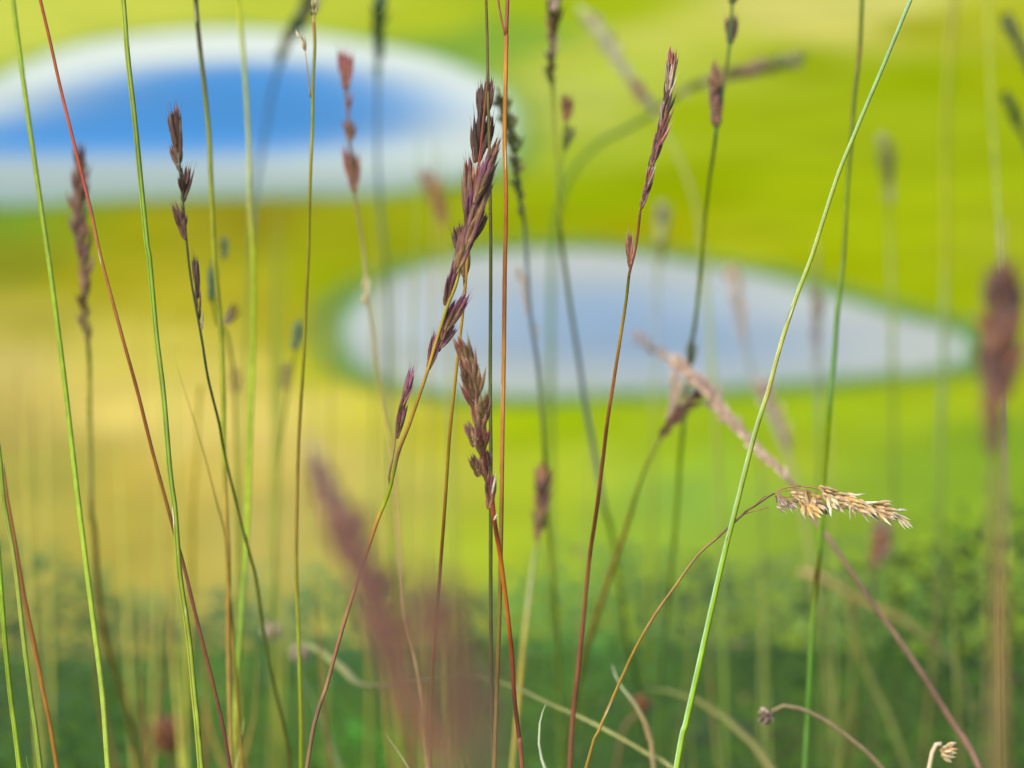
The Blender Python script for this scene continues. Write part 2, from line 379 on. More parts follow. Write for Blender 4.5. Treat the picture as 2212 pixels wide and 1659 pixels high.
def pond(name, outline, core, edge, rim, mid, mirrored, near_c, soft, label):  # sky and cloud reflections are painted into the pond's vertex colours
    O = to_ground(outline); Cc = to_ground(core)
    cen = Cc.mean(0)
    verts = [cen]; K = 46; 
    for k in range(1, K + 1): 
        f = k / K
        verts += list(cen + (O - cen) * f)
    V = np.array(verts); n = len(O)
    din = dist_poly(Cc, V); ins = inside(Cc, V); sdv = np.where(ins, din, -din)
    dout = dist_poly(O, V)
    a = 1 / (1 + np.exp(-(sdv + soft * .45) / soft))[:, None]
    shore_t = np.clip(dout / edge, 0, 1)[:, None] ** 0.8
    # painted cloud reflection: nearer margin tinted darker than the far one
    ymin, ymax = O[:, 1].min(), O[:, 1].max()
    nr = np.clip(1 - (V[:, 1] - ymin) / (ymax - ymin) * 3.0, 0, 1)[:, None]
    cloud_c = lin(mid) * (1 - nr) + lin(near_c) * nr
    c = cloud_c * (1 - a) + lin(mirrored) * a  # blue core paints the reflected sky into the water colour
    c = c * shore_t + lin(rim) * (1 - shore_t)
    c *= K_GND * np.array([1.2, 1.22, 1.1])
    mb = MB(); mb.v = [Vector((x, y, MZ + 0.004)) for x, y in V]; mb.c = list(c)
    mb.f = [(0, 1 + i, 1 + (i + 1) % n) for i in range(n)]
    for k in range(K - 1):
        for i in range(n):
            a0 = 1 + k * n + i; b0 = 1 + k * n + (i + 1) % n
            mb.f.append((a0, a0 + n, b0 + n, b0))
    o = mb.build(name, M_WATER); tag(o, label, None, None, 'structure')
    # green sedge round the water
    gr = MB()
    for i in range(len(O) * 30):
        j = random.randrange(len(O)); t = random.random()
        p = O[j] * (1 - t) + O[(j + 1) % n] * t; nrm = (p - cen) / np.linalg.norm(p - cen)
        p = p + nrm * random.uniform(-0.05, 0.16) * (cen[1] / 15)
        h = random.uniform(.03, .08); a_ = random.uniform(0, 6.28); r = .005
        lx, ly = random.uniform(-.04, .04), random.uniform(-.04, .04)
        b = len(gr.v); c = lin(random.choice(['8cbc60', 'a0c860', '7cb068', 'a0cc80'])) * K_GND * 1.6
        gr.v += [Vector((p[0] + math.cos(a_) * r, p[1] + math.sin(a_) * r, MZ)), Vector((p[0] - math.cos(a_) * r, p[1] - math.sin(a_) * r, MZ)), Vector((p[0] + lx, p[1] + ly, MZ + h))]
        gr.c += [c, c, c]; gr.f.append((b, b + 1, b + 2))
    o = gr.build('shore_grass', M_LEAF, smooth=False); tag(o, 'fringe of green sedge round the %s' % ('blue pond' if 'deep blue' in label else 'grey pond'), 'sedge', None, 'stuff')
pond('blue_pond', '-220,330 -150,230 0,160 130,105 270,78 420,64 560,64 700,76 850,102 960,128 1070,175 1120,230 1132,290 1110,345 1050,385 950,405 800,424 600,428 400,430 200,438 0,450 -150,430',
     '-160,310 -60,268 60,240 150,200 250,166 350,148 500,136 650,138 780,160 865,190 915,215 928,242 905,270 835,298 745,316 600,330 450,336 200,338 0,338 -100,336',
     .2, '98c870', 'f4f8e8', '1c8cdc', '90a8a0', .26, 'pond with deep blue sky and a pale white cloud margin painted as reflections')
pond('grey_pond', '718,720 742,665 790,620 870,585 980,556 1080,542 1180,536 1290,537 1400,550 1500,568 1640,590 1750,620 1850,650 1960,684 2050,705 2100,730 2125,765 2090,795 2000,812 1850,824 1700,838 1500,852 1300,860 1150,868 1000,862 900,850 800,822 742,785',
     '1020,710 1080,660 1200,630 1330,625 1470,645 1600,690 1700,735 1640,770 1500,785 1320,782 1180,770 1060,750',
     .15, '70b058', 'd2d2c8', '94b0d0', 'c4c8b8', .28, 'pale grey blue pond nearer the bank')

# ------------------------------------------------------------------ leafy ground cover on the near bank
gc = MB()
def leaf(mb, p, L, W, yaw, tilt, c, fold=.25):
    d = Vector((math.cos(yaw) * math.cos(tilt), math.sin(yaw) * math.cos(tilt), math.sin(tilt))); s = d.cross(Vector((0, 0, 1))).normalized(); u = s.cross(d)
    b = len(mb.v)
    prof = [(0, .06), (.25, .8), (.55, 1), (.8, .6), (1, 0.02)]
    for t, ww in prof:
        m = p + d * L * t - Vector((0, 0, 1)) * L * .35 * t * t
        mb.v += [m - s * W / 2 * ww + u * W * fold * ww * .5, m, m + s * W / 2 * ww + u * W * fold * ww * .5]
        mb.c += [c, c * .8, c]
    for i in range(4):
        a = b + i * 3; mb.f += [(a, a + 1, a + 4, a + 3), (a + 1, a + 2, a + 5, a + 4)]
GREENS = ['5c8838', '6c9c44', '88b04c', '4c7c34', '3c6434', '7ca848', '5c9040', '709c54', '506c38', '8ca850']
def henv(x): return 0.030 + 0.016 * max(0, min(1, (-x - .02) / .1)) + 0.010 * math.sin(x * 23 + 1) + 0.006 * math.sin(x * 51) + 0.050 * max(0, min(1, (x - .05) / .16))
banks = [(60,1180,'6c9844'),(250,1200,'6c9444'),(60,1300,'5c8c44'),(230,1260,'608c40'),(220,1380,'446440'),(120,1450,'4c6c3c'),(60,1560,'54784c'),(300,1270,'709c50'),(420,1200,'5c8440'),(560,1240,'6ca050'),(500,1330,'54784c'),(330,1360,'507040'),
 (600,1300,'74a458'),(640,1420,'548050'),(350,1450,'5c8838'),(400,1530,'6c9c3c'),(250,1600,'487434'),(600,1600,'5c7c38'),(760,1500,'508040'),(800,1600,'5ca030'),(720,1250,'5c8c48'),(1150,1220,'88b848'),(1150,1350,'5c8c40'),(1200,1420,'649c48'),(1250,1250,'6c9c48'),
 (1350,1200,'649048'),(1400,1320,'508048'),(1280,1500,'609840'),(1180,1580,'4c7434'),(1420,1150,'689850'),(1500,1300,'446440'),(1480,1400,'5c7c48'),(1560,1450,'587c44'),(1500,1600,'4c6444'),(1600,1180,'749c50'),(1620,1300,'6c8c50'),(1640,1450,'405c34'),(1700,1130,'8cb050'),
 (1720,1230,'54783c'),(1800,1150,'74a060'),(1900,1090,'689c50'),(1880,1250,'6c9c50'),(2000,1150,'74a854'),(2060,1200,'5c9440'),(2000,1280,'3c7030'),(1990,1360,'304c2c'),(1900,1400,'304c28'),(1850,1470,'40602c'),(2050,1420,'34502c'),(1920,1520,'44702c'),(2000,1600,'446034'),(2120,1500,'305030'),(2190,1150,'68903c'),(2190,1300,'34582c'),(2190,1500,'3c5c30'),(1800,1620,'586c34'),(1050,1550,'5c7040'),(900,1350,'607c40')]
def on_bank(x, y):
    v = at(x, y, 1) - CAM; q = CAM + v * ((.022 - CAM.z) / v.z); return q.x, q.y
BP = np.array([on_bank(a_, b_) for a_, b_, _ in banks]); BC = np.array([lin(c) for *_, c in banks])
BM = BC.mean(0)
def bank_col(x, y):
    d2 = ((BP - (x, y)) ** 2).sum(1); w_ = 1 / (d2 + .00012) ** 2; c_ = (w_ @ BC) / w_.sum(); return BM * (c_ / BM) ** 1.5
for i in range(34000):
    y = random.uniform(.80, 1.55); x = random.uniform(-.34, .34) * y
    hs = henv(x) * (1 + .2 * math.sin(x * 41 + y * 33) * math.sin(y * 47)); h = hs * random.random() ** .42
    if y > 1.15 and random.random() < (y - 1.15) / .4: continue
    c = (bank_col(x, y) * .9 + bank_col(x, y).mean() * .12) * np.array([1.4, 1.34, 1.3]) * K_LEAF * random.uniform(.93, 1.08) * 1.1
    if random.random() < .025: c = lin(random.choice(['a88460', '98905c', '8c6448'])) * K_LEAF
    L = random.uniform(.004, .0075)
    leaf(gc, Vector((x, y, float(ground_z(x, y)) + h)), L, L * random.uniform(.3, .6), random.uniform(0, 6.28), random.uniform(-.3, .6), c)
o = gc.build('ground_cover', M_LEAF); tag(o, 'low leafy green plants covering the bank under the grass', 'ground cover', None, 'stuff')
gb = MB()
for i in range(2600):
    y = random.uniform(.30, 1.9); x = random.uniform(-.5, .5) * max(.5, y)
    L = random.uniform(.02, .06) if y > .75 else random.uniform(.01, .05)
    p = Vector((x, y, float(ground_z(x, y)) - .002)); lean = Vector((random.uniform(-.5, .5), random.uniform(-.5, .5), 1)).normalized()
    c = lin(random.choice(['6c9034', '7c9c40', '5c8030', '6c9038', '8c8440'])) * K_LEAF
    r = .0007; s = Vector((math.cos(i), math.sin(i), 0)); b = len(gb.v)
    m = p + lean * L * .6; t = p + lean * L + Vector((lean.x, lean.y, -.1)) * L * .5
    gb.v += [p - s * r, p + s * r, m - s * r * .8, m + s * r * .8, t]; gb.c += [c] * 5
    gb.f += [(b, b + 1, b + 3, b + 2), (b + 2, b + 3, b + 4)]
o = gb.build('short_grass', M_LEAF); tag(o, 'short grass growing between the leafy plants on the bank', 'grass', None, 'stuff')
#STALKS
# ------------------------------------------------------------------ the grasses, nearest the focus first
FG, CAT = 'flowering_stalk', 'flowering grass'
S = stalk
# --- bare stalks
S('bright green plain stalk, the second from the outer left edge at the top', '28,0 45,133 62,260 82,400 104,553 107,573 137,803 155,960 172,1106 197,1306 220,1489 233,1659', [.485, .46, .445],
  [10, 11, 12], '7ca010 88a818 84a820 8cb424 88b024 94b434 9cb844', ribs=.10, group='plain green stalks')
S('long red brown stalk leaning across the thick ribbed green one', '87,0 133,200 170,350 197,457 217,553 262,720 297,846 328,970 365,1106 383,1173 397,1223 430,1359 467,1506 497,1659', [.44, .44, .452, .458],
  [7, 7.5, 8, 8], 'b4582c b85038 b04840 b07038 a45c34 9c5430 a06834 94583c 884c3c 8c5038 7c4440', ribs=.16, spots=.02)
S('thick pale green ribbed stalk in sharp focus with dark lengthwise lines', '266,0 277,133 290,250 300,350 318,533 322,553 337,720 353,853 367,1020 378,1106 388,1239 407,1373 420,1506 434,1659', .44,
  [11.5, 11.5, 12, 12.5, 14], '90a838 90ac40 88a83c 88b438 84b430 98b440 8cb43c 9cb43c a4b838 acc044 acc444', ribs=.34, spots=.035)
S('olive stalk turning dark at its top and tan below, crossing the blue pond', '423,0 430,83 443,200 452,300 457,417 463,553 467,600 477,720 482,853 483,970 488,1106 493,1206 493,1339 495,1489 500,1659', [.505, .51, .505],
  [10, 11, 11], '343c1c 4c4024 6c7424 88902c 8c9020 98982c 8c9428 909c24 94a01c b08c38 b08438 a4742c a8803c a88440', ribs=.1, spots=.01)
S('soft pale green stalk just beside the olive stalk', '513,0 520,60 527,133 537,300 540,450 547,553 547,720 542,886 535,1106 530,1206 523,1306 512,1473 505,1659', [.575, .57, .55],
  [9, 10, 11], 'a8b020 a4b440 a0b458 a8a468 9cb424 94b81c 90b81c 98bc1c 84b430 84b028 9c9c34', ribs=.05)
S('straight upright olive brown stalk running top to bottom behind the tall purple heads', '1050,0 1053,133 1055,233 1058,367 1060,553 1059,820 1060,986 1060,1106 1060,1340 1063,1539 1066,1659', [.44, .437, .44, .46],
  [6, 7, 8, 8.5, 8], '6c5420 746028 7c682c 74602c 6c602c 6c6430 606034 60602c 70603c 74604c 846c48', ribs=.25, spots=.01)
root = S('straight glossy orange stalk forking at its top', '1096,0 1094,77 1093,133 1090,300 1093,433 1091,553 1090,620 1088,786 1085,953 1083,1106 1080,1273 1075,1440 1068,1659', [.44, .44, .44, .445],
  [9, 9.5, 9.5, 9.5, 9], 'a0543c b46438 c47434 d08430 c8702c c07030 bc6834 c07838 b47038 8c6428 84682c 806424 947038', ribs=.14, spots=.012,
  twigs=[('1075,-10 1079,20 1085,50 1091,80', 5, '8c5048 a06048 a86840')])
S('thin orange and olive stalk rising into the dark upper purple head', '1013,470 1010,553 1000,670 990,760 980,853 970,953 960,1106 950,1240 943,1340 936,1440 932,1540 931,1659', [.437, .44, .445, .47, .49],
  [6, 7, 7.5, 7.5, 8], '7c6428 ac7c2c b08030 b0842c a07024 a47428 a0602c 985830 985c34 946444 8c6c50', name=FG, cat=CAT, ribs=.14, spots=.015, over=False,
  twigs=[('1013,470 1022,420 1030,370 1034,350 1040,300 1046,240 1052,180', 4.5, '6c5430 8c4838 a04030 8c5830 6c5030'), ('1030,385 1036,360 1040,322', 3, 'a04438 8c4840'), ('1001,668 1003,630 1001,600 1003,560', 3.5, '9c6030 7c4c30')],
  spk=[(1018,440,1009,318,22,'redbr',5,.002,.34), (1012,500,1008,345,24,'brown',5,.0,.2), (1026,440,1020,360,18,'redbr',4,.002,.2), (1034,350,1042,222,25,'dark',6,.001,.18), (1026,352,1029,244,21,'dark',4,.003,.22), (1040,320,1048,262,17,'dark',3,.002,.2),
       (1043,262,1044,164,22,'dark',4,.002,.14), (1036,262,1036,172,15,'dark',3,.002,.2), (1052,250,1060,150,18,'dark',4,.002,.2), (1052,320,1060,232,20,'dark',3,.002,.3),
       (995,560,980,470,19,'dark',4,.003,.3), (1000,540,993,468,16,'brown',4,.003,.3), (1004,600,1000,520,20,'brown',4,.002,.2)])
S('tall stalk with plump purple and green spikelets leaning over the orange stalk', '1040,400 1032,440 1018,500 1000,560 983,620 966,663 946,726 923,803 906,853 883,920 860,980 843,1053 830,1090 816,1123 790,1200 780,1230 750,1323 726,1406 703,1490 686,1539 663,1659', [.43, .43, .433, .437, .44, .44],
  [5, 6, 7, 7.5, 7.5, 8, 8.5, 9], '8c6c34 a08840 a89034 a89030 a8902c a08828 b0882c b07c30 a47424 a47030 7c5030 88a414 b0b020 d08c2c b47030 9c6440 986448 8c5440 9c7050 785040 8c6448', name=FG, cat=CAT, ribs=.08, spots=.012, over=False,
  twigs=[('843,1053 840,1030 846,1000 853,953 858,900 868,860', 5, '8c6040 a08058 8c6448 946c48')],
  spk=[(858,948,876,850,14.3,'violet',4,.001,.15), (866,890,895,775,16,'violet',5,.0,.22), (868,880,888,812,11.8,'violet',4,-.001,.1),
       (925,800,948,712,16.8,'violet',4,.0,.2), (930,790,942,700,12.6,'violet',4,.001,.25), (951,752,992,692,16,'violet',4,.0,.3), (948,760,962,690,14.3,'violet',3,.001,.2),
       (962,716,1017,622,20.2,'violet',6,-.001,.15), (955,735,975,640,15.1,'violet',4,.0,.2), (962,700,990,640,15.1,'violet',4,.0,.2), (962,660,982,572,20.2,'violet',5,.001,.2), (975,625,990,540,16.8,'violet',4,.002,.2),
       (985,590,1014,478,25.2,'brown',6,-.001,.15), (990,580,1036,452,25.2,'purple',6,-.002,.15), (1002,540,1048,400,26.9,'purple',6,-.001,.12), (1005,520,1030,390,23.5,'purple',5,.0,.15), (1018,480,1072,352,20.2,'brown',6,-.001,.15),
       (1025,440,1062,330,23.5,'purple',6,-.002,.1), (1044,380,1084,282,17.6,'brown',6,-.001,.22), (1040,400,1075,318,16.8,'brown',4,.0,.15), (1022,520,1056,440,16.8,'brown',4,.001,.25)])
S('curved orange and dark red stalk with a drooping red and straw coloured head', '1062,1050 1066,1106 1072,1150 1080,1196 1090,1273 1100,1356 1106,1415 1111,1506 1121,1590 1128,1659', [.425, .43, .437, .44],
  [9, 10, 9.5, 9.5, 9], 'c05838 b44830 6c3428 b44c28 d0702c cc6828 b45028 8c3820 5c2c20 7c3828 a05440', name=FG, cat=CAT, ribs=.10, spots=.03, over=False,
  heads=[dict(axis='1000,752 1012,790 1022,830 1032,880 1038,925 1042,965 1048,1005 1056,1045 1064,1080', n=13, L=98, W=25, spread=11, pal='crimson', fl=3, awn=.16, depth=(.418, .43), rc='c06048')],
  spk=[(1025,965,1004,898,20,'brown',3,-.004,.25), (1034,1030,1016,968,18,'brown',3,-.004,.25), (1018,850,990,778,17,'brown',3,-.006,.3), (1062,1070,1062,1014,8,'white',1,-.002,.05), (1066,1125,1067,1100,8,'white',1,-.002,.05), (1056,1100,1060,1010,20,'redbr',3,-.003,.1)])
S('slender red brown stalk carrying one narrow dark purple head in sharp focus', '1383,455 1377,510 1369,553 1359,593 1353,646 1339,736 1326,820 1313,903 1303,986 1288,1106 1273,1206 1263,1306 1253,1406 1239,1539 1231,1659', [.44, .442, .45, .475, .485],
  [5.5, 6.5, 8, 9.5, 10.5], '6c3c2c 94502c 8c3c34 606024 b08030 a05c34 a45c38 a05838 945034 a46840 945440 8c4c3c 8c5440', name=FG, cat=CAT, ribs=.12, over=False, spots=.01,
  twigs=[('1358,600 1360,586 1360,575', 4, '6c3828 7c4030')],
  heads=[dict(axis='1450,138 1444,190 1436,240 1426,290 1414,330 1402,380 1392,425 1384,455', n=18, L=80, W=17, spread=4.2, pal=['dark', 'redbr', 'brown', 'violet', 'dark', 'tan'], fl=2, awn=.12, rc='5c3c30')],
  spk=[(1446,178,1453,120,15,'dark',3,.0,.38), (1360,578,1359,488,15,'redbr',4,.0,.2), (1362,572,1365,520,8,'brown',2,.0,.2)])
S('long slanting green and yellow stalk in focus, leaning towards the upper corner', '1967,0 1942,60 1912,133 1872,227 1846,290 1812,373 1776,483 1754,553 1722,636 1689,736 1659,846 1646,886 1626,953 1589,1100 1566,1190 1539,1306 1513,1423 1483,1556 1461,1659', .44,
  [8, 8.5, 9, 10, 12, 13.5], '90b864 84b468 8cb860 90b454 98b434 a0b440 a8b040 a4ac24 b4ac30 c4ac48 ccb048 b8b434 a8b83c a0c030 9cc820 94c418 94c81c 98cc20 9ccc28', ribs=.24, spots=.03, theta=('a4d0b4', .55))  # theta paints the pale skylight highlight into the left side
S('soft green stalk with a reddish band near its top and a brown joint low down', '1862,0 1856,117 1846,200 1839,300 1829,417 1822,553 1809,670 1802,770 1792,870 1786,953 1779,1036 1774,1140 1766,1223 1759,1306 1752,1406 1746,1539 1739,1659', [.53, .53, .55],
  [10, 12, 12], '5c7c1c 8c7034 647420 6c8018 74900c 7c9410 6c9838 60944c 5c9448 70940c 849c10 7ca428 70ac34 5c3c18 78a838 68a838 60a838 6ca448')
S('green ribbed stalk in the lower corner nearest the side of the picture', '-6,1150 0,1239 10,1373 23,1506 42,1659', .44, [10, 12], '8cb424 90bc28 90b82c 98bc38', ribs=.25, group='plain green stalks')
S('green stalk with one tan side, rising beside the corner stalk', '-8,930 0,990 7,1070 13,1106 33,1223 50,1373 67,1506 87,1659', [.445, .45], [9, 10, 11], '94b838 98b83c a0b44c a8ac50 94b440 90ac44', ribs=.2)
S('red brown stalk crossing close behind the green and tan one', '5,1000 15,1075 25,1130 50,1273 73,1390 93,1490 123,1659', [.47, .475], [8, 9, 9.5], 'b48050 a8683c a06034 7c4424 9c582c a86428 b0702c', over=False)
S('short tan blade tip leaning into the olive stalk', '375,745 382,790 393,826 423,920 447,1003 470,1093 485,1150 492,1230', [.49, .505], [4, 8, 8], 'c0a068 b09048 a47c3c 9c7838 a07c38 a07c38', over=False, tip=.25)
S('soft yellow stalk low between the ribbed stalk and the olive one', '433,830 430,853 423,986 415,1106 415,1240 407,1473 400,1659', [.75, .8], [8, 10], 'c8a83c d0ac40 d0a43c c49c38 b09434 a89830', over=False)
# --- stalks with heads, slightly out of focus
S('dark stalk with widely spaced charcoal spikelets in front of the blue pond', '385,330 388,370 395,430 402,510 412,600 430,700 437,740 450,820 473,913 483,970 510,1086 540,1200 553,1250 570,1366 587,1456 613,1573 627,1659', [.458, .46, .465, .49, .53, .56],
  [4, 5, 6, 7, 8], '5c6458 504c38 4c4838 485038 485838 4c6c48 4c6c40 6c7430 8c7c38 80742c 74782c 706c34 847438 846c38', name=FG, cat=CAT, over=False,
  spk=[(388,352,372,215,23,'dark',5,.0,.24), (382,310,362,236,17,'dark',4,.001,.4), (384,300,378,212,17,'brown',3,.0,.3), (390,372,363,300,15,'dark',3,.0,.3), (396,436,407,345,17,'dark',4,.0,.16), (395,420,389,370,13,'dark',3,.0,.2), (402,518,371,424,19,'dark',4,.0,.18), (400,490,393,450,12,'dark',2,.0,.2),
       (427,640,419,532,14,'dark',4,.002,.25), (430,690,424,600,11,'dark',3,.0,.2), (436,712,434,650,6,'tan',1,-.002,.2)])
S('yellow olive stalk with a tiny pale spikelet on a side branch near the top edge', '676,-4 678,50 680,100 676,183 675,267 671,367 668,467 666,553 661,653 655,786 646,936 641,1106 640,1239 645,1373 650,1539 651,1659', [.47, .47, .485, .49],
  [7, 7, 7, 8, 8, 9], 'b8b060 b06838 8c8034 787c24 88841c a08428 9c8c20 a89028 a08428 9c8c28 98742c a07c34 a0842c a09828 989c28 98ac28', name=FG, cat=CAT,
  twigs=[('671,210 668,185 666,167 661,125 659,105', 3.5, '8c7444 a88c4c b09848')], spk=[(659,108,636,56,9,'pale',2,.0,.35), (660,110,650,66,8,'tan',2,.0,.1), (679,32,680,-12,13,'pale',3,.0,.2), (677,36,674,0,10,'olive',2,.0,.2)])
S('tan stalk with a broken chain of mauve brown spikelets and one white spikelet', '746,190 752,240 755,300 766,417 780,500 786,553 790,600 796,656 813,786 830,886 843,960 853,1050 863,1206 876,1340 896,1423 913,1539 926,1659', [.575, .58, .575, .55],
  [6, 6, 7, 8, 8, 8], '8c5c48 8c6048 745844 8c7044 a08058 b09468 a89468 a08c60 a08844 a08840 a08040 a88050 a88458 b08c60 b08c5c b0885c', name=FG, cat=CAT, over=False,
  spk=[(747,195,742,88,22,'redbr',4,.0,.1), (746,170,741,110,17,'brown',3,.0,.1), (753,240,747,180,12,'redbr',3), (755,302,744,250,18,'brown',3), (756,305,766,255,14,'brown',2), (755,300,752,262,13,'tan',2), (765,416,750,300,22,'redbr',5,.0,.1), (764,400,758,320,20,'purple',4,.0,.1), (788,658,787,592,12,'pale',2,.0,.1), (789,655,783,610,9,'pale',1)])
S('blurred green brown stalk topped with two stacked purple brown heads beneath the upper edge', '1583,-4 1580,40 1576,93 1570,143 1560,207 1548,277 1543,317 1533,383 1523,467 1516,553 1513,586 1503,686 1494,740 1488,786 1479,886 1469,986 1461,1106 1449,1239 1439,1340 1426,1473 1419,1659', [.545, .55, .58, .66, .72],
  [6, 7, 9, 10, 10], '5c8c40 5c8c40 489048 7c7c38 50904c 40905c 7c7c38 788c14 8c9c1c 94a418 9cac68 94a88c 5c6c54 8ca078 8cac1c 84a824 789c38 5c8c3c 5c8438 60883c', name=FG, cat=CAT,
  spk=[(1577,95,1583,22,21,'dark',4,.0,.1), (1578,70,1572,30,15,'brown',3), (1582,10,1584,-40,18,'dark',3), (1548,275,1543,160,26,'mauve',4,.0,.1), (1547,240,1546,108,19,'brown',4,.0,.1), (1545,200,1534,155,17,'brown',3), (1550,270,1553,170,16,'brown',3), (1489,790,1497,725,18,'olive',3)])
S('long blurred stalk whose dark narrow head leaves through the upper edge', '1196,-4 1194,85 1192,150 1194,200 1203,367 1209,483 1219,570 1233,670 1249,770 1266,886 1283,970 1306,1100 1319,1140 1339,1273 1359,1406 1383,1506 1400,1659', [.60, .64, .72, .85],
  [7, 9, 11, 11], '6c5038 6c5038 8c7040 a8ac48 98903c 88802c 8c8c6c 8890a0 8c90a8 9c9ca0 90a828 98a428 6c8438 5c7c34 5c7838', name=FG, cat=CAT,
  heads=[dict(axis='1199,-60 1196,0 1194,60 1191,110 1188,150 1190,185', n=11, L=72, W=22, spread=6, pal=['tan', 'mauve', 'tan', 'brown'])],
  spk=[(1223,300,1226,262,16,'olive',3,0), (1222,262,1226,190,22,'rust',4,0), (1226,310,1240,268,14,'olive',3,0), (1220,325,1222,280,14,'olive',3,0)], twigs=[('1216,420 1214,370 1219,320 1224,260', 5, '789038 7c8c40')])
S('brown blurred head just behind the orange stalk with a fading stalk below it', '1073,190 1088,235 1100,267 1109,320 1116,367 1126,450 1133,483 1136,533 1146,686 1163,803 1176,986 1180,1100 1195,1250 1205,1400 1215,1659', [.55, .60, .63, .7],
  [6, 8, 10, 11], '8c6c50 8c6c50 8c6c50 7c6c48 7c6c50 7c7c50 8c9c88 7c8894 74849c 8c9c34 8c9428 94a034 6c8c38 6c8c38', name=FG, cat=CAT, over=False,
  heads=[dict(axis='1074,205 1086,240 1098,275 1108,330 1114,380 1122,430 1131,470', n=12, L=70, W=22, spread=7, pal=['tan', 'faded', 'tan', 'mauve'])],
  spk=[(1133,625,1112,568,13,'tan',3,.04), (1146,690,1126,610,12,'tan',3,.04), (1156,740,1146,680,13,'faded',3,.04)])
S('short blurred stalk with a chestnut head low in the green gap', '1168,1030 1166,1106 1160,1180 1153,1206 1143,1290 1139,1320 1130,1400 1122,1480 1115,1560 1105,1659', [.64, .62], [8, 10, 11],
  '8c6438 7c5c38 8c8c40 9c9c60 b8a874 a89438 b08c34 b08c38 9c8c38', name=FG, cat=CAT, over=False, heads=[dict(axis='1172,1035 1168,1080 1164,1120 1160,1165', n=10, L=54, W=23, spread=10, pal=['dark', 'rust', 'brown'])])
S('narrow brown head soft against the blue pond near the side, on a tan stalk', '173,310 170,400 170,470 180,553 182,640 190,740 193,786 193,886 195,980 197,1106 203,1140 213,1273 233,1406 267,1506 300,1659', [.575, .58, .62, .7],
  [7, 9, 12, 12], '8c6450 8c6450 84604c 7c5c48 8c6c48 a48c48 b89c4c b8a050 b49858 b08c54 a07c40 986c34 8c6c34 846c34', name=FG, cat=CAT, over=False,
  heads=[dict(axis='173,345 171,400 169,440 173,500 180,553 183,600 180,650 183,700 189,745', n=17, L=66, W=22, spread=8, pal=['brown', 'brown', 'mauve'])])
S('bowed dry stalk with a tan feathery head hanging across the grey pond', '1440,765 1459,780 1499,813 1546,863 1589,920 1639,970 1669,995 1702,1036 1729,1068 1759,1123 1792,1166 1842,1240 1892,1313 1936,1373 1992,1456 2059,1563 2116,1659', [.66, .60, .58, .57, .56, .55],
  [6, 8, 10, 11, 11], 'd0b098 c8a088 c49c84 b88c78 b09078 a88470 a88070 946858 98705c 8c6858 8c6450 8c6450 946c54 8c6454 8c5c50 946458', name=FG, cat=CAT, over=False,
  heads=[dict(axis='1450,782 1475,795 1505,825 1535,850 1560,890 1590,920 1620,955 1650,985 1685,1020', n=19, L=66, W=20, spread=8, pal='tan', depth=(.62, .58), rc='a88470'), dict(axis='1372,725 1400,745 1440,772', n=6, L=64, W=22, spread=10, pal='tan', depth=(.86, .72), rc='a88470')],
  spk=[(1700,1035,1672,1000,16,'tan',3,0)])
S('orange brown blurred stalk splitting into a dark head and a pink head at its tip', '1510,846 1473,880 1436,923 1423,953 1396,1003 1373,1070 1363,1106 1336,1190 1313,1256 1286,1340 1266,1406 1249,1473 1235,1560 1225,1659', [.60, .61, .66, .74],
  [6, 8, 12, 12], '7c6048 6c5840 7c7040 8c8438 8c8c30 a8843c a87c38 a47438 9c7434 8c8034 7c8434 6c8438', name=FG, cat=CAT, over=False,
  heads=[dict(axis='1502,855 1480,878 1458,902 1436,930 1425,952', n=10, L=48, W=17, spread=8, pal=['dark', 'brown']), dict(axis='1459,832 1455,862 1448,895 1441,920', n=6, L=50, W=17, spread=9, pal='tan', depth=.63, rc='a88470')])
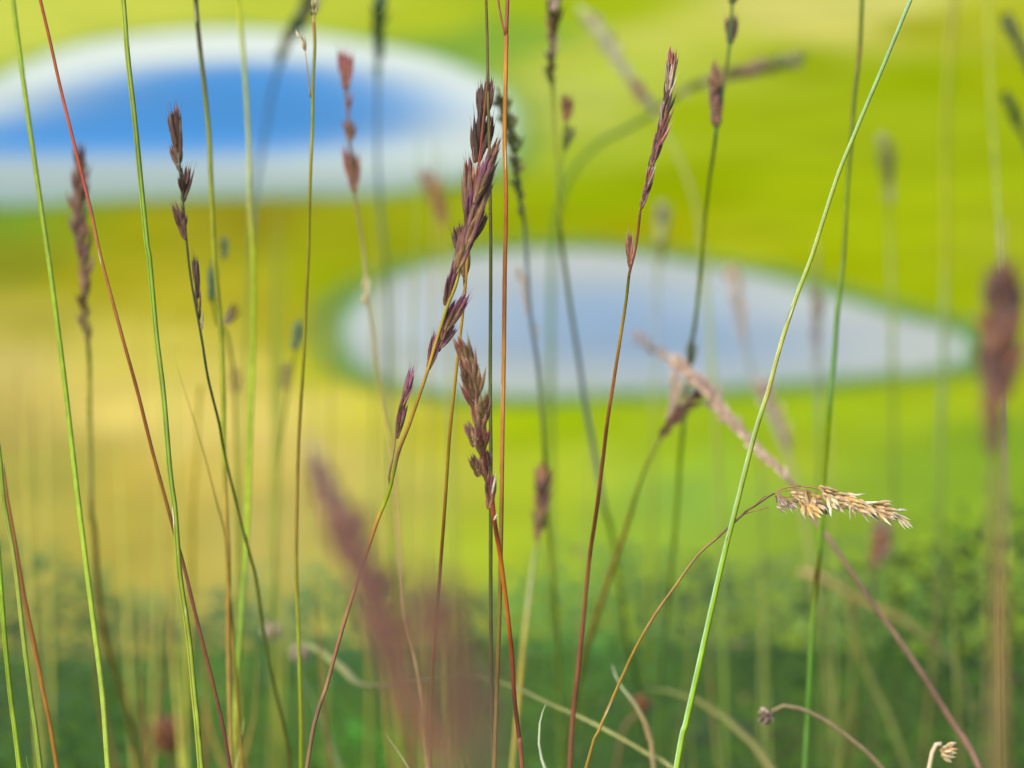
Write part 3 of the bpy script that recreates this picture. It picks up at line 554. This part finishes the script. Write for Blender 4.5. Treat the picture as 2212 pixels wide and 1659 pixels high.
S('nodding arched stalk thin as wire with a sharp straw coloured head at its end', '1672,1066 1659,1073 1635,1090 1609,1106 1603,1113 1573,1140 1546,1165 1506,1200 1463,1260 1416,1326 1373,1400 1336,1480 1293,1580 1266,1659', [.44, .44, .442, .446],
  [4, 4.6, 5.4, 6.2, 7], '6c4c40 785848 6c4c3c 5c3c34 785844 6c4c3c 8c6440 947048 a07440 a47444 ac7c34 a87830 ac8040 ac8030', name=FG, cat=CAT, over=False, spots=.015,
  twigs=[('1603,1113 1615,1108 1635,1103 1660,1096', 2.6, 'a07c44 a88850', .442), ('1671,1066 1688,1057 1705,1052 1722,1049 1732,1051', 3.6, '9c7050 a87c54 8c5c44', .44), ('1732,1051 1750,1052 1775,1058 1800,1066 1830,1075 1862,1092 1900,1112 1930,1125', 3.4, 'a07850 c09468 c8a070', .441),
         ('1730,1052 1742,1060 1756,1065 1768,1062', 2.6, 'b08454 a87c50', .438), ('1672,1065 1690,1061 1712,1058 1740,1063 1752,1070', 2.8, 'a07850 b08858', .437), ('1674,1068 1690,1074 1715,1073', 2.6, 'a07850 b08858', .435), ('1655,1072 1650,1073 1640,1083 1625,1096 1610,1109', 2.4, '8c6040 7c5840', .437)],
  spk=[(1680,1068,1700,1096,13,'tan',3,-.003,.06), (1676,1070,1688,1090,9,'straw',2,-.003,.1), (1695,1078,1728,1092,13,'straw',3,-.002,.06), (1678,1093,1706,1099,11,'tan',3,-.002,.06), (1700,1082,1724,1102,13,'tan',3,-.003,.08), (1712,1072,1745,1088,14,'straw',3,0,.05),
       (1708,1065,1742,1074,15,'straw',3,-.002,.04), (1740,1060,1765,1092,18,'straw',4,-.004,.05), (1752,1072,1782,1086,18,'straw',3,-.002,.05), (1736,1090,1762,1117,22,'straw',3,-.005,.06), (1745,1092,1778,1119,17,'straw',3,-.006,.05), (1728,1082,1752,1104,17,'straw',3,-.003,.05),
       (1745,1078,1785,1108,18,'straw',4,-.003,.05), (1762,1085,1795,1112,19,'tan',3,-.004,.05), (1795,1094,1804,1117,12,'white',1,-.006,.06), (1768,1052,1800,1062,14,'straw',3,.0,.05), (1778,1058,1815,1070,16,'straw',3,.001,.05), (1775,1068,1805,1082,15,'straw',3,-.003,.05),
       (1788,1072,1812,1100,19,'pale',3,-.005,.05), (1792,1086,1838,1098,15,'straw',3,-.002,.05), (1800,1076,1838,1092,18,'straw',3,-.004,.05), (1838,1092,1848,1121,11,'pale',2,-.006,.06), (1808,1068,1856,1078,17,'straw',4,0,.04), (1822,1072,1869,1052,14,'white',1,.0,.06),
       (1822,1078,1868,1098,20,'straw',4,-.003,.05), (1838,1090,1875,1106,16,'straw',3,-.005,.05), (1848,1086,1902,1070,16,'white',1,.0,.06), (1852,1082,1895,1118,22,'straw',4,-.003,.05), (1860,1096,1908,1119,19,'straw',4,-.002,.05), (1885,1090,1930,1094,17,'straw',4,0,.05),
       (1893,1098,1945,1116,18,'straw',4,-.002,.04), (1896,1104,1938,1122,16,'straw',3,-.003,.05), (1915,1104,1962,1104,12,'white',2,-.001,.05), (1925,1112,1970,1128,13,'straw',3,-.001,.05), (1935,1112,1972,1143,12,'pale',4,-.001,.05), (1905,1110,1930,1124,14,'straw',3,-.001,.05)])
# --- close to the lens, strongly out of focus
S('large mauve brown head close to the lens, slanting up from the bottom edge', '672,945 690,1010 715,1080 750,1160 785,1240 815,1330 840,1420 870,1500 905,1580 950,1680', [.235, .20, .185, .17, .16], [10, 14, 18, 20],
  'a8848c 94706c 7c5450 7c5044 945c48 9c6448', name=FG, cat=CAT, over=False,
  heads=[dict(axis='668,975 690,1030 715,1085 750,1160 785,1240 812,1330 836,1410 865,1490 905,1570 950,1660', n=34, L=130, W=57, spread=9, pal='plume', depth=(.24, .17), fl=4)])
S('wide dark brown head close to the lens filling the middle of the bottom edge', '900,1220 930,1300 965,1400 995,1500 1020,1600 1040,1700', [.15, .125, .11], [14, 24, 30], '7c6048 745840 6c5040 74544c', name=FG, cat=CAT, over=False,
  heads=[dict(axis='895,1215 925,1290 955,1370 980,1450 1000,1530 1010,1620 1020,1720', n=17, L=185, W=68, spread=22, pal='plume', depth=(.155, .11), fl=3)])
S('broad shaggy brown head close to the lens beside the outer right edge', '2165,480 2164,560 2160,700 2155,850 2152,1000 2155,1200 2160,1400 2158,1659', [.27, .25, .24], [7, 9, 10, 11], 'a89858 8c6c50 74543c 745440 7c6038 805c34 845c34 886444', name=FG, cat=CAT, over=False,
  heads=[dict(axis='2168,575 2164,640 2160,700 2152,780 2146,850 2143,920 2150,980', n=28, L=115, W=46, spread=11, pal=['plume', 'dark', 'brown'], depth=(.26, .245), fl=3)])
S('tan stalk close to the lens running beside the shaggy brown head', '2132,-4 2142,233 2152,400 2162,553 2168,700 2170,900 2172,1100 2168,1300 2172,1659', [1.0, .8, .45, .28, .24], [8, 8, 9, 9], 'a4b028 9ca82c a09c28 b8a858 94704c 8c6448 8c6c3c 946838')
S('brown leaf sheath close to the lens at the base of the shaggy head', '2140,1000 2138,1200 2140,1400 2138,1659', [.25, .24], [8, 11], '8c7c4c 746038 7c6438 846c44', over=False)
# --- behind the focus
S('dark green stalk far behind with a dusky head against the white pond margin', '818,-4 817,80 816,150 815,330 822,450 833,553 838,650 840,760 842,900 845,1100 850,1350 850,1659', [.85, .95], [7, 8], '4c6c48 5c6c48 54706c 5c88a0 749c80 7c9c28 6c9478 74948c 8c9c38 7c9438 5c8438', name=FG, cat=CAT,
  heads=[dict(axis='820,-30 818,20 816,70 816,130 815,165', n=12, L=46, W=21, spread=6, pal=['teal', 'faded', 'teal'])])
S('slanting blue green stalk far behind with a dark head near the top edge', '672,-4 650,40 620,83 603,140 586,200 570,300 550,420 540,600 530,800 525,1000 520,1250', [.95, 1.0], [9, 10], '4c5c34 4c5c34 4c6c6c 447890 4c7ca0 5c8ca4 7c9c4c 8c9c34 9c9c38 8c9438', name=FG, cat=CAT,
  heads=[dict(axis='668,0 650,35 632,65 615,95 604,140', n=10, L=46, W=24, spread=7, pal=['teal', 'faded', 'olive'])])
S('slanting mauve grey spike crossing another behind the sharp dark head', '1249,14 1290,60 1330,115 1372,180 1416,240 1440,290 1470,350 1500,430 1520,560 1535,760 1550,1000 1560,1300', [1.02, .95, .9], [14, 12, 11], 'a0b060 989870 948468 8c8058 8c8c38 8c8c38 849430 8c9c70 8c9c34 6c8c34', name=FG, cat=CAT, over=False,
  heads=[dict(axis='1255,25 1290,65 1325,118 1360,170 1395,220 1420,250', n=13, L=48, W=27, spread=6, pal=['mauve', 'faded', 'faded'])])
S('curved olive spike arching sideways behind the two stacked heads', '1740,122 1680,135 1620,148 1560,163 1510,180 1470,198 1430,230 1390,258 1340,285 1306,300 1250,350 1215,420 1195,520 1190,700 1190,900', [.95, 1.05], [12, 11, 10], '60883c 7c6c48 7c6c4c 706c3c 5c7c38 5c8438 609038 5c9038 5c9038 689438', name=FG, cat=CAT, over=False,
  heads=[dict(axis='1735,123 1690,132 1640,143 1590,155 1540,170 1495,188 1465,205', n=13, L=48, W=23, spread=6, pal=['olive', 'faded', 'mauve'])])
S('drooping grey spike cut by the outer edge near the top', '2175,40 2192,80 2212,125 2240,190 2270,300 2290,600', [.95, 1.0], [12, 10], 'a0a080 947c78 8c7c68 8c8c40', name=FG, cat=CAT, over=False, heads=[dict(axis='2172,42 2190,75 2210,120 2230,170', n=8, L=50, W=20, spread=8, pal=['mauve', 'faded'])])
S('drooping green grey spike cut by the outer edge under the first one', '2172,210 2192,245 2215,300 2245,400 2270,600', [.95, 1.0], [12, 10], '7c9470 6c7c60 6c7c50 8c8c40', name=FG, cat=CAT, over=False, heads=[dict(axis='2172,212 2188,240 2205,280 2225,330', n=7, L=50, W=18, spread=8, pal=['teal', 'faded'])])
S('faint brown stalk far behind between the slanting stalk and the shaggy head', '2060,-4 2050,120 2042,300 2042,553 2038,740 2030,1000 2030,1300', [1.05], [15, 14], '9c8c40 a0942c 8c9c18 949c1c 7c9c68 7c9c38 5c8438')
S('olive blurred head far behind to one side of the faint brown stalk', '1908,300 1912,400 1920,470 1925,600 1928,800 1930,1100', [1.1], [12, 10], '849410 849410 8c9c18 94a850 84a028 6c8c34', name=FG, cat=CAT, over=False, heads=[dict(axis='1908,310 1912,350 1916,400 1922,445', n=8, L=52, W=24, spread=7, pal=['olive', 'faded'])])
S('blurred dark column of a head standing in the tail of the grey pond', '1765,520 1763,640 1762,720 1765,800 1770,950 1775,1150', [.95], [12, 10], '94a018 7c8c5c 848c94 8c9490 7c9c38 6c8c38', name=FG, cat=CAT, over=False, heads=[dict(axis='1765,640 1762,690 1762,740 1763,790', n=8, L=50, W=18, spread=6, pal=['faded', 'mauve'])])
S('pinkish blurred head leaning in the grey pond above the bowed dry stalk', '1580,600 1592,660 1606,736 1630,820 1665,900 1692,960 1720,1050 1750,1200', [1.0], [10, 10], 'a89c9c a49498 a0989c ac9894 a89470 a09458', name=FG, cat=CAT, over=False, heads=[dict(axis='1582,605 1590,650 1600,700 1607,740', n=8, L=44, W=20, spread=7, pal='tan'), dict(axis='1640,830 1665,880 1690,930 1705,970', n=8, L=48, W=24, spread=9, pal='tan')])
S('blurred rusty head standing in the dark green by the outer side', '1900,1150 1896,1200 1885,1240 1880,1330 1885,1500 1890,1659', [.95], [10, 10], '8c6c48 7c6440 5c7034 5c7034 4c6830', name=FG, cat=CAT, over=False, heads=[dict(axis='1904,1150 1896,1185 1886,1225', n=7, L=44, W=30, spread=10, pal=['rust', 'mauve'])])
S('blurred dusky head between the olive stalk and the red brown one, upright', '1425,480 1422,560 1418,640 1415,760 1412,900', [1.1], [10, 10], '9c9c24 8c9c60 94a0a0 94a4b0 8ca434', name=FG, cat=CAT, over=False, heads=[dict(axis='1427,470 1424,520 1421,570', n=7, L=50, W=20, spread=6, pal=['olive', 'faded'])])
S('rusty blurred head at the near rim of the blue pond', '930,400 945,440 958,500 965,600 970,760 970,980', [1.0], [10, 10], 'a88450 a07c40 a09030 94a088 a0a03c', name=FG, cat=CAT, over=False, heads=[dict(axis='928,395 938,425 950,460 956,490', n=8, L=44, W=25, spread=9, pal='rust')])
S('small dark green spikelets on a thin stalk tucked behind the olive stalk', '457,560 457,640 470,700 490,720 505,800 508,900 512,1050 516,1250 520,1500', [.60, .66], [5, 7], '4c6438 4c6438 6c7c34 848428 988c38 a09c38 949434 808834', name=FG, cat=CAT, over=False,
  spk=[(458,654,458,552,18,'teal',4), (484,560,482,500,16,'teal',3,.06), (487,700,518,648,16,'dark',3), (484,702,500,660,11,'tan',2), (507,850,507,780,18,'brown',3,.1)])
S('thin stalk with one dark green spikelet touching the yellow olive stalk', '648,690 640,740 632,790 620,860 606,960 598,1080 590,1300', [.66, .72], [5, 6], '7c8434 94943c a8a040 b0a040 a89c40 789038', name=FG, cat=CAT, over=False, spk=[(636,755,648,680,19,'teal',4,0), (614,840,622,770,16,'mauve',3,.2)])
S('thin olive stalk crossing the dark green beyond the arched stalk', '1819,1240 1835,1330 1859,1423 1885,1480 1909,1523 1935,1590 1960,1659', [.85], [9, 10], '7c7438 84783c 8c8448 7c8444', over=False)
S('rusty arched stalk low in the dark green behind the mauve diagonal', '1726,1233 1780,1250 1826,1280 1890,1310 1959,1345 2010,1385 2059,1430 2090,1500 2110,1600', [.92], [16, 12, 8], 'a8885c ac8850 9c7c48 7c6c44 6c6c44 5c6c3c', over=False)
# --- short dry things along the bottom
LF = dict(name='dry_grass_leaf', cat='dry leaf', over=False)
S('small curled cream leaf standing upright at the bottom edge', '1179,1521 1172,1538 1166,1562 1164,1606 1170,1640 1178,1662', .465, [8, 9], 'c0b898 d0c4a8 d0c4ac c0b498', tip=.06, flat=.5, **LF)
S('pale curved leaf with a white tip leaning over the arched stalk', '1322,1436 1330,1460 1343,1485 1373,1523 1392,1558 1404,1600 1412,1659', [.535, .53], [12, 15, 11], 'c0ccac b8c098 a89c74 94744c 947450 a08458', tip=.06, flat=.5, **LF)
S('long tan dead leaf bowing low across the bottom', '640,1390 680,1400 736,1440 786,1480 900,1470 1010,1462 1106,1483 1193,1523 1256,1550 1339,1593 1406,1633 1470,1672', [.66, .62, .58, .54, .53], [16, 24, 10, 12, 13, 15], '84845c 9c9454 8c8050 74704c 747444 84804c 94884c a09458 a09450 a89c5c', flat=.5, **LF)
S('tiny whitish leaf tip beside the orange brown leaf at the bottom', '833,1584 843,1600 856,1618 870,1638 884,1662', .485, [7, 8], 'b8a880 c0a888 b89c78', tip=.1, flat=.5, **LF)
S('blurred olive arc of a dead leaf by the slanting green stalk base', '1400,1490 1440,1492 1506,1512 1573,1556 1626,1606 1668,1662', [.70, .66], [12, 18, 20], '70883c 7c8440 8c8044 94804c', flat=.5, **LF)
S('cream pointed leaf tip poking in at the bottom corner', '57,1634 58,1645 62,1662', .44, [4, 5], 'd8ccb8 c0a890', tip=.5, flat=.5, **LF)
S('pale blurred blade end low between the olive stalk and the dark one', '527,1553 524,1580 517,1620 510,1662', .52, [13, 15], 'a8ac74 ac9c64 a89454', flat=.5, tip=.1, **LF)
S('pale green blurred blade leaning low beside the reddish leaning stalk', '640,1440 675,1510 705,1580 735,1662', .72, [10, 14], '5c8450 6c8c50 80905c', flat=.5, tip=.1, **LF)

def knob(label, name, cat, cx, cy, r, d, pal, stem, scols, sw, curl=0, group=None):
    """a round dry seed head of packed scales on an arched stalk"""
    base = at(*px(stem)[-1], d); base.z = float(ground_z(base.x, base.y))
    root = bpy.data.objects.new(name, None); col.objects.link(root); root.location = base; root.empty_display_size = .01
    tag(root, label, cat, group)
    T = [at(x, y, d) for x, y in px(stem)]
    lastp = T[-1]
    dr = (T[-1] - T[-2]).normalized()
    while T[-1].z > .002 and len(T) < 40:
        dr = Vector((dr.x * .8, dr.y * .8, min(dr.z, -.3))).normalized(); T.append(T[-1] + dr * min(.03, max(.004, T[-1].z / -dr.z)))
    base = T[-1].copy(); root.location = base
    Q, ts = catmull(T, .002); C = hexes(scols)
    mb = MB(); mb.tube(Q, [sw / 2 * d / F] * len(Q), [ramp(C, i / len(Q)) * K_STEM for i in range(len(Q))], nv=8); mb.build('stem', M_STEM, root, base)
    c = at(cx, cy, d); rad = r * d / F
    ax = (T[0] - T[1]).normalized()
    hb = MB()
    NK = 22 if d < .6 else 46
    for i in range(NK):
        u = (i + .5) / NK; kj = random.uniform(.55, 1.25) if d < .6 else 1; ph = i * 2.39996; zz = 1 - 2 * u; q = math.sqrt(1 - zz * zz)
        v = Vector((q * math.cos(ph), q * math.sin(ph), zz))
        p = c + v * rad * .35 * kj + Vector((0, 0, -rad * .25 * (random.random() if d < .6 else 0)))
        up = (ax * .9 + v * .8).normalized() if curl else (v + ax * .5).normalized()
        sd_ = v.cross(up).normalized().cross(up)
        floret(hb, p - up * rad * .15, up, -sd_, rad * .95 * kj, rad * .62 * kj, palpick(pal), awn=.0, nv=6)
    hb.build('seed_head', M_CHAFF, root, base)
knob('round reddish brown button head blurred low in the green', 'dry_flower', 'dry flower', 367, 1588, 44, .86, 'rust', '372,1630 378,1700 380,1760', '6c4c30 5c5430', 8)
knob('little brown withered flower hanging on a low arched stalk', 'dry_flower', 'dry flower', 1656, 1545, 20, .51, 'tan', '1668,1537 1692,1525 1726,1530 1776,1553 1842,1600 1909,1664', '8c7c58 947c58 9c8454 a08858 a88c5c', 10)
knob('tan curled withered flower on a short stalk at the bottom edge near the side', 'dry_flower', 'dry flower', 2046, 1622, 20, .475, 'straw', '2034,1607 2022,1608 2014,1625 2006,1664', 'd8c4a0 b89c88 a89078', 10, 1)
knob('small pinkish blurred flower behind the lower yellow olive stalk', 'dry_flower', 'dry flower', 648, 1412, 20, .78, 'tan', '650,1440 655,1550 660,1662', '6c7444 5c7038', 6)
knob('faint pink blurred flower behind the pale green stalk low down', 'dry_flower', 'dry flower', 587, 1365, 20, .78, 'tan', '588,1390 585,1530 580,1662', '6c7444 5c7038', 6)
knob('dull orange blurred bud under the white tipped leaf', 'dry_flower', 'dry flower', 1385, 1520, 20, .74, 'rust', '1380,1540 1350,1570 1330,1662', '7c6040 5c6038', 8)
# --- many indistinct stalks further back
for lab, n, xr, yr, colr, wr, dr in [
  ('faint out of focus olive stalk standing far behind the sharp ones', 12, (560, 1010), (250, 700), ['98983c', '8c9434', 'a08c40', '8ca034'], (5, 8), (.85, 1.2)),
  ('faint out of focus stalk by the side where the meadow turns golden', 9, (-40, 640), (600, 1000), ['c4b050', 'ccb058', 'b0a848', 'b89448', '98a83c'], (5, 9), (.7, 1.1)),
  ('faint out of focus green stalk standing before the grey pond', 5, (1130, 2000), (700, 1000), ['8c9c50', '7c9440', '90a04c'], (5, 8), (.8, 1.1)),
  ('rusty stalk low in the green gap behind the sharp stalks', 12, (180, 1000), (1200, 1450), ['9c6c34', '8c5c30', 'a0803c', '7c5830'], (8, 13), (.62, .85)),
  ('thin stalk low in the dark green under the arched grass', 8, (1300, 2200), (1150, 1450), ['7c8038', '6c7c34', '8c7040', '846840'], (6, 9), (.7, 1.0))]:
    for i in range(n):
        x0 = random.uniform(*xr); y0 = random.uniform(*yr); lean = random.uniform(-60, 60)
        c1, c2 = random.choice(colr), random.choice(colr)
        S(lab, f'{x0:.0f},{y0:.0f} {x0+lean*.2:.0f},{y0+150:.0f} {x0+lean*.6:.0f},{(y0+1700)/2+80:.0f} {x0+lean:.0f},1680', random.uniform(*dr), [random.uniform(*wr) * .5, random.uniform(*wr)], f'{c1} {c1} {c2}', over=False, tip=.1, group='indistinct stalks: ' + lab[:28].strip())
